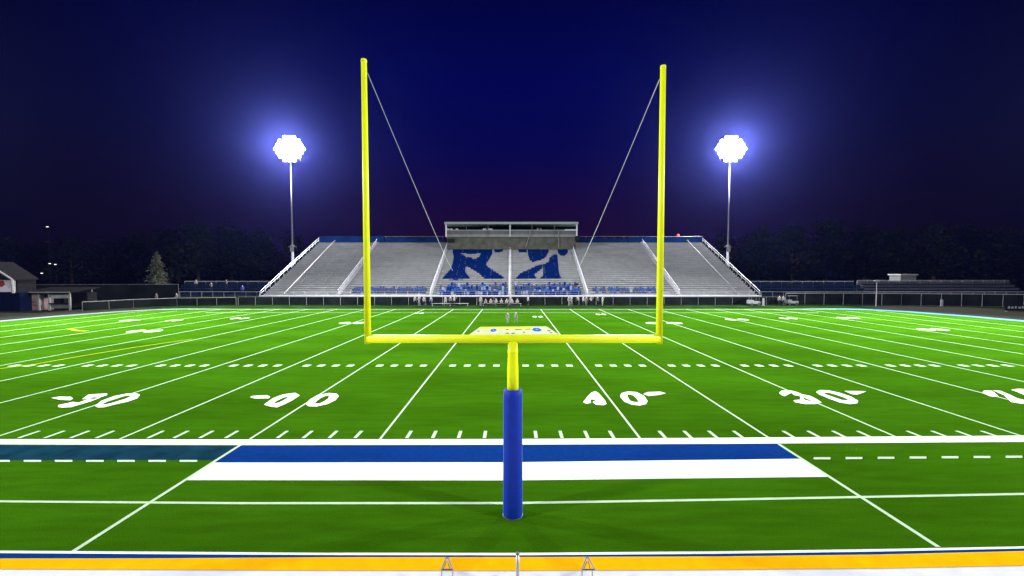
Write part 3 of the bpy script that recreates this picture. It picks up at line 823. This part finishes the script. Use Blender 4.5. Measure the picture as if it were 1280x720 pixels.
# ------------------------------------------------------------------ foreground metal pieces
YN = 7.25
def bracket(px, pyt, wpx, lean, label):
    t = thing('metal_bracket', label, 'bracket', (at(px, 715, YN).x, YN, 0))
    zt = at(px, pyt, YN).z; zm_ = at(px, 712, YN).z; hw_ = wpx / 2 / FPX * YN
    le = lean / FPX * YN
    b = MB()
    b.tube((-hw_, 0, zm_), (-.02, 0, zt), .014, n=8); b.tube((hw_ + le, 0, zm_), (.02, 0, zt), .014, n=8)
    b.tube((-.03, 0, zt), (.03, 0, zt), .016, n=8)
    b.build('clamp_arms', M['steel'], t)
    b = MB(); b.tube((-hw_ * .6, -.02, zm_ + .03), (-.01, -.02, zt - .05), .008, n=6); b.tube((hw_ * .5, -.02, zm_ + .03), (.01, -.02, zt - .05), .008, n=6)
    b.tube((-hw_ * 1.1, 0, zm_), (hw_ * 1.1 + le, 0, zm_), .012, n=8); b.build('cross_rod', M['dark_steel'], t)
    for s_ in (-1, 1):
        b = MB(); b.tube((s_ * hw_ * .95, 0, 0.01), (s_ * hw_ * .95, 0, zm_), .013, n=8); b.lathe([(.03, 0.005), (.03, .02)], (s_ * hw_ * .95, 0, 0), 10); b.build('leg', M['steel'], t)
    return t
bracket(559, 697.5, 15, 0, 'small metal clamp bracket on the pale track left of centre')
bracket(734, 697, 14, 3, 'small metal clamp bracket on the pale track right of centre')
mp = thing('metal_post', 'slim metal post standing in front of the gold band', 'post', (at(647, 700, YN).x, YN, 0))
b = MB(); zt = at(647, 690.5, YN).z; b.tube((0, 0, 0.005), (0, 0, zt - .03), .031, n=16); b.build('tube', M['steel'], mp, True)
b = MB(); b.lathe([(.036, zt - .035), (.036, zt - .01), (.02, zt)], n=16); b.build('cap', M['dark_steel'], mp, True)
b = MB(); b.lathe([(.06, .005), (.06, .018)], n=16); b.build('base_plate', M['steel'], mp)

# ------------------------------------------------------------------ trees
def crown_mesh(seed, h, rx, n_cl, leaf, mats, zlo=.22):
    rnd = random.Random(seed); m = MB()
    lobes = []
    for i in range(n_cl):
        a = rnd.uniform(0, 2 * math.pi); u = rnd.random() ** .6; zt = rnd.uniform(zlo, .96)
        env = math.sin(min(1, (1.04 - zt) / (1.04 - zlo) * 1.25) * math.pi / 2) * (.75 + .35 * math.sin(3 * a + seed))
        lobes.append((math.cos(a) * u * rx * env, math.sin(a) * u * rx * env, zt * h, rnd.uniform(.09, .17) * h))
    for lxx, lyy, lzz, lr in lobes:
        m.k = rnd.randrange(len(mats))
        for k in range(46):
            d = Vector((rnd.gauss(0, 1), rnd.gauss(0, 1), rnd.gauss(0, .75))).normalized() * lr * rnd.uniform(.45, 1.12)
            c = Vector((lxx, lyy, lzz)) + d
            q = Matrix.Rotation(rnd.uniform(0, 6.28), 3, Vector((rnd.gauss(0, 1), rnd.gauss(0, 1), rnd.gauss(0, 1))).normalized())
            s = leaf * rnd.uniform(.6, 1.4)
            m.add([c + q @ Vector(v) for v in ((-s, -s * .5, 0), (s * .2, -s * .8, 0), (s, .1 * s, 0), (-.2 * s, s * .7, 0))], [(0, 1, 2, 3)])
    return m
def trunk_mesh(seed, h):
    rnd = random.Random(seed); m = MB()
    m.tube((0, 0, -.1), (0.1, 0, h * .35), h * .026, h * .018, n=8); m.tube((.1, 0, h * .35), (0, .1, h * .75), h * .018, h * .006, n=8)
    for i in range(7):
        a = rnd.uniform(0, 6.28); z = h * rnd.uniform(.2, .6)
        m.tube((0, 0, z), (math.cos(a) * h * .2, math.sin(a) * h * .2, z + h * .2), h * .01, h * .003, n=6)
    return m
protos = []
for i, (h, rx) in enumerate(((16, 6.2), (19, 7.4), (14, 6.6))):
    r_ = thing('broadleaf_tree', 'x', 'tree', (0, 0, 0), 'dark trees behind the stadium')
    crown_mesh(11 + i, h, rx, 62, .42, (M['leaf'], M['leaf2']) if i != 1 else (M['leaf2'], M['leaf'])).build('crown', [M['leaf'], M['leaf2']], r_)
    trunk_mesh(i, h).build('trunk', M['bark'], r_)
    protos.append((r_, h))
used = [False] * 3
# px of the trunk, pixel height of the top, distance, kind
TR = [(8, 300, 128, 0, 'dark tree at the left edge behind the gabled building'),
      (48, 306, 134, 2, 'dark round tree above the concession stand'),
      (88, 300, 126, 0, 'dark tree right of the distant white lamps'),
      (128, 302, 132, 1, 'dark tree left of the pale conifer'),
      (170, 296, 138, 2, 'dark tree just behind the pale conifer, on its left'),
      (212, 290, 126, 0, 'dark tree just right of the pale conifer'),
      (246, 281, 122, 1, 'tallest dark tree left of the grandstand'),
      (288, 286, 128, 2, 'dark tree between the tallest left tree and the left floodlight tower'),
      (326, 292, 130, 0, 'dark tree just left of the left floodlight tower'),
      (368, 296, 132, 1, 'dark tree directly behind the left floodlight tower'),
      (905, 296, 132, 1, 'dark tree directly behind the right floodlight tower'),
      (948, 290, 128, 2, 'dark tree just right of the right floodlight tower'),
      (992, 284, 122, 0, 'dark rounded tree above the low blue right bleacher'),
      (1034, 276, 124, 1, 'tallest dark tree right of the grandstand'),
      (1082, 288, 128, 2, 'dark tree above the short lamp post on the right'),
      (1126, 290, 126, 0, 'dark tree above the announcer booth'),
      (1170, 283, 124, 1, 'tall dark tree right of the announcer booth'),
      (1214, 286, 128, 2, 'dark tree near the right edge'),
      (1256, 289, 126, 0, 'dark tree at the right edge')]
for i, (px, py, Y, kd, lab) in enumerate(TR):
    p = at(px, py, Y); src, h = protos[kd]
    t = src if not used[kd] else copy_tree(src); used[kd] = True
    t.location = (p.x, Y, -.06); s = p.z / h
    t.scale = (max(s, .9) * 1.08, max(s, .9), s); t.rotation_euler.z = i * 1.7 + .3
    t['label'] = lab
# pale conifer
p = at(195.5, 312, 96)
cf = thing('conifer_tree', 'pale pointed conifer standing alone left of the grandstand', 'tree', (p.x, 96, -.06))
m = MB(); rnd = random.Random(5); H = p.z
for k in range(30):
    z = H * (.14 + .84 * k / 30); rr = (1 - z / H) ** .85 * H * .34 + .12
    nb = max(5, int(17 * (1 - z / H)) + 4)
    for j in range(nb):
        a = rnd.uniform(0, 6.28); r2 = rr * rnd.uniform(.6, 1.12)
        for q in range(9):
            f = (q + .6) / 9; c = Vector((math.cos(a) * r2 * f, math.sin(a) * r2 * f, z - .22 * r2 * f + rnd.uniform(-.1, .1)))
            s = .26 * rnd.uniform(.6, 1.2); ro = Matrix.Rotation(rnd.uniform(0, 6.28), 3, Vector((rnd.gauss(0, 1), rnd.gauss(0, 1), rnd.gauss(0, 1))).normalized())
            m.add([c + ro @ Vector(v) for v in ((-s, -s * .4, 0), (s, -s * .3, 0), (s * .3, s * .6, 0))], [(0, 1, 2)])
m.build('crown', M['needle'], cf)
m = MB(); m.tube((0, 0, 0), (0, 0, H * .97), .22, .03, n=8); m.build('trunk', M['bark'], cf)

# ------------------------------------------------------------------ people (each body one continuous skinned surface)
def body_mesh(kind):
    """1.76 m tall figure; kinds: stand, walk, arms, sit"""
    J = {}
    if kind == 'sit':
        hz = .52
        J = dict(pel=(0, 0, hz), ch=(0, .02, hz + .38), nk=(0, .0, hz + .56), hd=(0, -.02, hz + .68), ht=(0, -.01, hz + .84),
                 hl=(-.1, -.03, hz), kl=(-.13, -.44, hz + .0), al=(-.13, -.46, .08), tl=(-.13, -.62, .04),
                 hr=(.1, -.03, hz), kr=(.13, -.44, hz + .0), ar=(.13, -.46, .08), tr=(.13, -.62, .04),
                 sl=(-.19, .0, hz + .48), el=(-.24, -.08, hz + .22), wl=(-.14, -.30, hz + .12), fl=(-.12, -.38, hz + .10),
                 sr=(.19, .0, hz + .48), er=(.24, -.08, hz + .22), wr=(.14, -.30, hz + .12), fr=(.12, -.38, hz + .10))
    else:
        st = .05 if kind != 'walk' else .20
        J = dict(pel=(0, 0, .95), ch=(0, .0, 1.30), nk=(0, 0, 1.47), hd=(0, -.02, 1.58), ht=(0, -.01, 1.74),
                 hl=(-.10, 0, .90), kl=(-.12, -st, .50), al=(-.13, -st * .8, .08), tl=(-.14, -st * .8 - .16, .035),
                 hr=(.10, 0, .90), kr=(.12, st * .3, .50), ar=(.13, st, .08), tr=(.14, st - .16, .035),
                 sl=(-.19, 0, 1.40), el=(-.25, .03, 1.14), wl=(-.26, -.06, .90), fl=(-.26, -.09, .80),
                 sr=(.19, 0, 1.40), er=(.25, .03, 1.14), wr=(.26, -.06, .90), fr=(.26, -.09, .80))
        if kind == 'arms':
            J.update(er=(.34, -.08, 1.28), wr=(.28, -.16, 1.52), fr=(.26, -.17, 1.62), el=(-.30, -.06, 1.18), wl=(-.16, -.22, 1.14), fl=(-.08, -.25, 1.14))
    rad = dict(pel=.15, ch=.165, nk=.065, hd=.10, ht=.075, hl=.10, kl=.062, al=.045, tl=.04, hr=.10, kr=.062, ar=.045, tr=.04,
               sl=.07, el=.048, wl=.034, fl=.038, sr=.07, er=.048, wr=.034, fr=.038)
    names = list(J); E = [('pel', 'ch'), ('ch', 'nk'), ('nk', 'hd'), ('hd', 'ht'), ('pel', 'hl'), ('hl', 'kl'), ('kl', 'al'), ('al', 'tl'), ('pel', 'hr'), ('hr', 'kr'), ('kr', 'ar'), ('ar', 'tr'),
                          ('ch', 'sl'), ('sl', 'el'), ('el', 'wl'), ('wl', 'fl'), ('ch', 'sr'), ('sr', 'er'), ('er', 'wr'), ('wr', 'fr')]
    me = bpy.data.meshes.new('skel'); me.from_pydata([J[n] for n in names], [(names.index(a), names.index(b_)) for a, b_ in E], [])
    o = bpy.data.objects.new('skel', me); col.objects.link(o)
    o.modifiers.new('s', 'SKIN')
    for n, sv in zip(names, me.skin_vertices[0].data):
        sv.radius = (rad[n], rad[n] * (.75 if n in ('pel', 'ch') else 1)); sv.use_root = n == 'pel'
    ss = o.modifiers.new('d', 'SUBSURF'); ss.levels = 1; ss.render_levels = 1
    dg = bpy.context.evaluated_depsgraph_get(); ev = o.evaluated_get(dg)
    out = bpy.data.meshes.new_from_object(ev); bpy.data.objects.remove(o)
    sh = .52 + .05 if kind == 'sit' else .93
    hz = J['hd'][2]
    mi = []
    for p in out.polygons:
        c = p.center
        arm = abs(c.x) > .20 and (c.z < J['wl'][2] + .1 if kind not in ('arms',) else (c.z > 1.45 and c.x > 0))
        hand = min((Vector(c) - Vector(J[k])).length for k in ('fl', 'fr')) < .09
        if hand: mi.append(2)
        elif c.z > hz + .06 or (c.z > hz - .02 and c.y > .01): mi.append(3)
        elif c.z > J['nk'][2] + .01: mi.append(2)
        elif c.z > sh and not (kind == 'sit' and c.y < -.2 and abs(c.x) < .19 and c.z < .62): mi.append(0)
        elif c.z < .09: mi.append(4)
        else: mi.append(1)
    out.polygons.foreach_set('material_index', mi)
    out.polygons.foreach_set('use_smooth', [True] * len(out.polygons))
    return out
bodies = {k: body_mesh(k) for k in ('stand', 'walk', 'arms', 'sit')}
variants = {}
def person(x, y, z, kind, shirt, trouser, label, group=None, rz=0.0, s=1.0):
    key = (kind, shirt, trouser)
    if key not in variants:
        me = bodies[kind].copy(); me.materials.clear()
        for mm in (M[shirt], M[trouser], M['skin'], M['hair'], M['rubber']): me.materials.append(mm)
        # material slots were cleared: restore the face indices
        idx = [p.material_index for p in bodies[kind].polygons]; me.polygons.foreach_set('material_index', idx)
        variants[key] = me
    o = bpy.data.objects.new('person', variants[key]); col.objects.link(o)
    o.location = (x, y, z); o.rotation_euler.z = rz; o.scale = (s, s, s)
    return tag(o, label, 'person', group)
def pp(px, pyfoot, kind, shirt, trouser, label, group=None, rz=0.0, s=1.0):
    x, y = g(px, pyfoot, -.01); return person(x, y, -.01, kind, shirt, trouser, label, group, rz, s)
LG = 'people on the far sideline'
lab1 = 'of the white figures on the sideline below the first painted letter'
lab2 = 'of the pale figures on the sideline right of the second painted letter'
lab3 = 'of the seated figures on the long bench under the centre aisle'
ORD = ['leftmost ', 'second from left ', 'third from left ', 'fourth from left ', 'fifth from left ', 'sixth from left ', 'seventh from left ', 'eighth from left ']
for px, kd, sh, tr, l_ in ((519, 'stand', 'shirt_white', 'shirt_dark', lab1), (524, 'arms', 'shirt_white', 'trouser_pale', lab1), (530, 'walk', 'shirt_white', 'shirt_dark', lab1),
                   (539, 'stand', 'shirt_white', 'shirt_blue', lab1), (557, 'walk', 'shirt_white', 'trouser_pale', lab1), (563, 'stand', 'shirt_white', 'shirt_dark', lab1), (568, 'arms', 'shirt_white', 'shirt_dark', lab1)):
    pp(px, 382.6 + random.uniform(-.3, .3), kd, sh, tr, ORD[(519, 524, 530, 539, 557, 563, 568).index(px)] + l_, LG, random.uniform(-1, 1))
for px, kd, sh, tr in ((711, 'walk', 'shirt_white', 'trouser_pale'), (714, 'arms', 'shirt_white', 'trouser_pale'), (722, 'stand', 'shirt_white', 'shirt_dark'), (729, 'walk', 'shirt_white', 'shirt_dark'),
                       (733, 'stand', 'shirt_white', 'trouser_pale'), (739, 'arms', 'shirt_white', 'shirt_dark'), (747, 'walk', 'shirt_white', 'shirt_dark'), (753, 'arms', 'shirt_white', 'trouser_pale')):
    pp(px, 382.6 + random.uniform(-.3, .3), kd, sh, tr, ORD[(711, 714, 722, 729, 733, 739, 747, 753).index(px)] + lab2, LG, random.uniform(-1, 1))
pp(601, 382.8, 'stand', 'shirt_white', 'trouser_pale', 'taller figure in white standing at the left end of the long bench', LG, .3, 1.04)
pp(638, 381.6, 'stand', 'shirt_white', 'trouser_pale', 'figure in white standing behind the bench by the centre aisle', LG, 0)
pp(660, 382.4, 'walk', 'shirt_white', 'shirt_dark', 'figure in white standing at the right end of the long bench', LG, 1.0)
def bench(x, y, wd, label):
    t = thing('team_bench', label, 'bench', (x, y, -.01))
    b = MB(); b.box(-wd / 2, wd / 2, -.15, .15, .42, .46); b.build('seat', M['rail_white'], t)
    n = max(2, int(wd / 2.2) + 1)
    for i in range(n):
        q = -wd / 2 + .15 + (wd - .3) * i / (n - 1)
        b = MB(); b.box(q - .03, q + .03, -.13, .13, 0, .419); b.build('leg', M['steel'], t)
yb_ = g(620, 382.6)[1]
xa, xb = g(603, 382.6)[0], g(652, 382.6)[0]
bench((xa + xb) / 2, yb_, xb - xa, 'long white team bench on the sideline under the centre aisle')
for i in range(7):
    px = 607 + i * 6.6
    x = g(px, 382.6)[0]
    person(x, yb_ + .02, -.03, 'sit', random.choice(('shirt_white', 'shirt_white', 'shirt_blue')), 'shirt_dark', ORD[i] + lab3, LG, 0)
xa, xb = g(540, 382.2)[0], g(586, 382.2)[0]
bench((xa + xb) / 2, yb_ + .3, xb - xa, 'white team bench on the sideline below the first painted letter')
# two officials near midfield
pp(634.5, 404.6, 'walk', 'shirt_white', 'trouser_pale', 'left of two pale figures on the turf behind the midfield logo', 'officials on the turf', .4, .78)
pp(645, 404.2, 'stand', 'shirt_white', 'trouser_pale', 'right of two pale figures on the turf behind the midfield logo', 'officials on the turf', -.3, .78)
# people along the rail and low bleachers
BG = 'people around the left bleacher'
for px, pyf, Y, kd, sh, l_ in ((245, 366, 83.0, 'stand', 'shirt_white', 'leftmost white figure standing on the low left bleacher'),
                               (264, 367, 82.2, 'arms', 'shirt_white', 'white figure with a raised arm on the low left bleacher'),
                               (283, 366, 83.0, 'walk', 'shirt_white', 'white figure in the middle of the low left bleacher'),
                               (303, 369, 81.4, 'stand', 'shirt_blue', 'blue figure on the low left bleacher nearest the grandstand')):
    p = at(px, pyf, Y); row = int((Y - 80.5) / .8); z = .9 + (3.55 - 1.3) * row / 4
    person(p.x, 80.5 + row * .8 + .2, z, kd, sh, 'shirt_dark', l_, BG, random.uniform(-.6, .6))
pp(196, 377, 'stand', 'shirt_white', 'trouser_pale', 'pale figure standing below the conifer behind the fence', BG, 0, 1.0)
pp(221, 377, 'stand', 'shirt_white', 'shirt_dark', 'white figure behind the fence right of the conifer', BG, 0)
for px, l_ in ((974, 'dark-trousered figure right of the grandstand end'), (979, 'figure beside the equipment cart right of the grandstand')):
    pp(px, 381.6, 'stand', 'shirt_white', 'shirt_dark', l_, 'people right of the grandstand', 0)
p = at(607, 287, 99.0)
person(p.x, 99.3, 14.6 + .35, 'stand', 'shirt_white', 'shirt_dark', 'figure in white inside the left half of the press box', 'people in the press box', 0)
p = at(672, 287, 99.0)
person(p.x, 99.3, 14.6 + .35, 'arms', 'shirt_white', 'shirt_dark', 'figure in white inside the right half of the press box', 'people in the press box', 0)
person(p.x + .8, 99.4, 14.6 + .35, 'stand', 'shirt_white', 'shirt_dark', 'second figure in the right half of the press box', 'people in the press box', .4)

# ------------------------------------------------------------------ small sideline things
def cart(px, pyf, label):
    x, y = g(px, pyf, -.01)
    t = thing('equipment_cart', label, 'cart', (x, y, -.01))
    b = MB(); b.box(-.95, .95, -.5, .5, .32, .72); b.box(-.95, -.2, -.48, .48, .722, .95); b.build('body', M['shirt_white'], t)
    b = MB(); b.box(-.75, .75, -.5, .5, 1.62, 1.68); b.build('canopy', M['shirt_white'], t)
    b = MB()
    for sx_ in (-.7, .7):
        for sy_ in (-.45, .45): b.tube((sx_, sy_, .7), (sx_, sy_, 1.62), .02, n=6)
    b.build('canopy_posts', M['dark_steel'], t)
    for sx_ in (-.6, .6):
        for sy_ in (-.5, .5):
            b = MB(); b.tube((sx_, sy_ - .06, .24), (sx_, sy_ + .06, .24), .24, n=14); b.build('wheel', M['rubber'], t)
cart(942, 381.8, 'white equipment cart at the right end of the grandstand')
cart(989, 381.2, 'white equipment cart further right by the black fence')
def lamp_post(px, pyf, pyt, label, Y=None, lit=False, gap=0):
    x, y = (g(px, pyf) if Y is None else (at(px, pyf, Y).x, Y))
    zt = at(px, pyt, y).z
    t = thing('lamp_post', label, 'lamp post', (x, y, -.01))
    b = MB(); b.tube((0, 0, 0), (0, 0, zt), .09, .06, n=8); b.build('pole', M['dark_steel'] if not lit else M['fence_black'], t)
    b = MB(); b.box(-.42, .42, -.15, .15, zt, zt + .22); b.build('lamp_head', M['shirt_white'] if not lit else M['fence_black'], t)
    if lit:
        b = MB(); b.box(-.32, .32, -.17, -.152, zt + .02, zt + .20); b.build('lamp_lens', M['far_lamp'], t)
M['far_lamp'] = mat('distant_lamp_glow', (.8, .8, .8), .5, emit=(1, .97, .9), estr=1.6)
lamp_post(1095, 382.5, 351.5, 'slim grey lamp post in front of the right bleacher')
lamp_post(115.5, 378, 361, 'short pale lamp post behind the left fence')
for px, py, Y, l_ in ((53, 342, 110, 'lowest of the small white lamps among the left trees'), (63, 330, 112, 'left of the middle pair of small white lamps'), (70, 331, 112, 'right of the middle pair of small white lamps'),
                      (60, 284, 112, 'highest small white lamp above the left trees')):
    lamp_post(px, py, py, l_, Y, True)
def marker(px, pyf, pyt, wd, label, cat='marker post'):
    x, y = g(px, pyf, -.01); zt = at(px, pyt, y).z
    t = thing('marker_post', label, cat, (x, y, -.01))
    b = MB(); b.box(-wd / 2, wd / 2, -.06, .06, .15, zt); b.build('panel', M['shirt_white'], t)
    b = MB(); b.box(-wd / 2 - .05, wd / 2 + .05, -.15, .15, 0, .149); b.build('foot', M['dark_steel'], t)
marker(1177, 383, 374.5, .38, 'white marker post in front of the black right fence')
marker(954, 382.2, 372.5, .32, 'white marker post beside the grandstand end')
sg = thing('sideline_board', 'long low board with pale marks at the right edge', 'sign board', (g(1278, 389)[0], g(1278, 389)[1], -.02))
b = MB(); b.box(-2.6, 2.8, 0, .08, .1, .95); b.build('board', M['fence_black'], sg)
b = MB()
for i, (w0, h0) in enumerate(((.32, .34), (.3, .3), (.26, .36), (.36, .28), (.3, .34), (.3, .32), (.28, .34))):
    x = -2.2 + i * .52; b.box(x, x + w0, -.02, -.003, .42, .42 + h0)
b.build('pale_marks', M['shirt_white'], sg)
b = MB(); b.box(-2.4, -2.3, -.1, .2, 0, .098); b.box(2.3, 2.4, -.1, .2, 0, .098); b.build('feet', M['dark_steel'], sg)

# ------------------------------------------------------------------ night haze (carries the glow round the floodlights)
b = MB(); b.box(-620, 620, -140, 620, -1.5, 85)
hz = b.build('haze', bpy.data.materials.new('night_haze'))
tag(hz, 'thin night haze glowing around the floodlights', None, None, 'stuff')
hm = hz.data.materials[0]; hm.use_nodes = True
t = hm.node_tree; t.nodes.remove(t.nodes['Principled BSDF'])
pv = t.nodes.new('ShaderNodeVolumePrincipled'); pv.inputs['Color'].default_value = (.18, .22, 1.0, 1)
pv.inputs['Density'].default_value = HAZE; pv.inputs['Anisotropy'].default_value = .90
t.links.new(pv.outputs[0], t.nodes['Material Output'].inputs['Volume'])
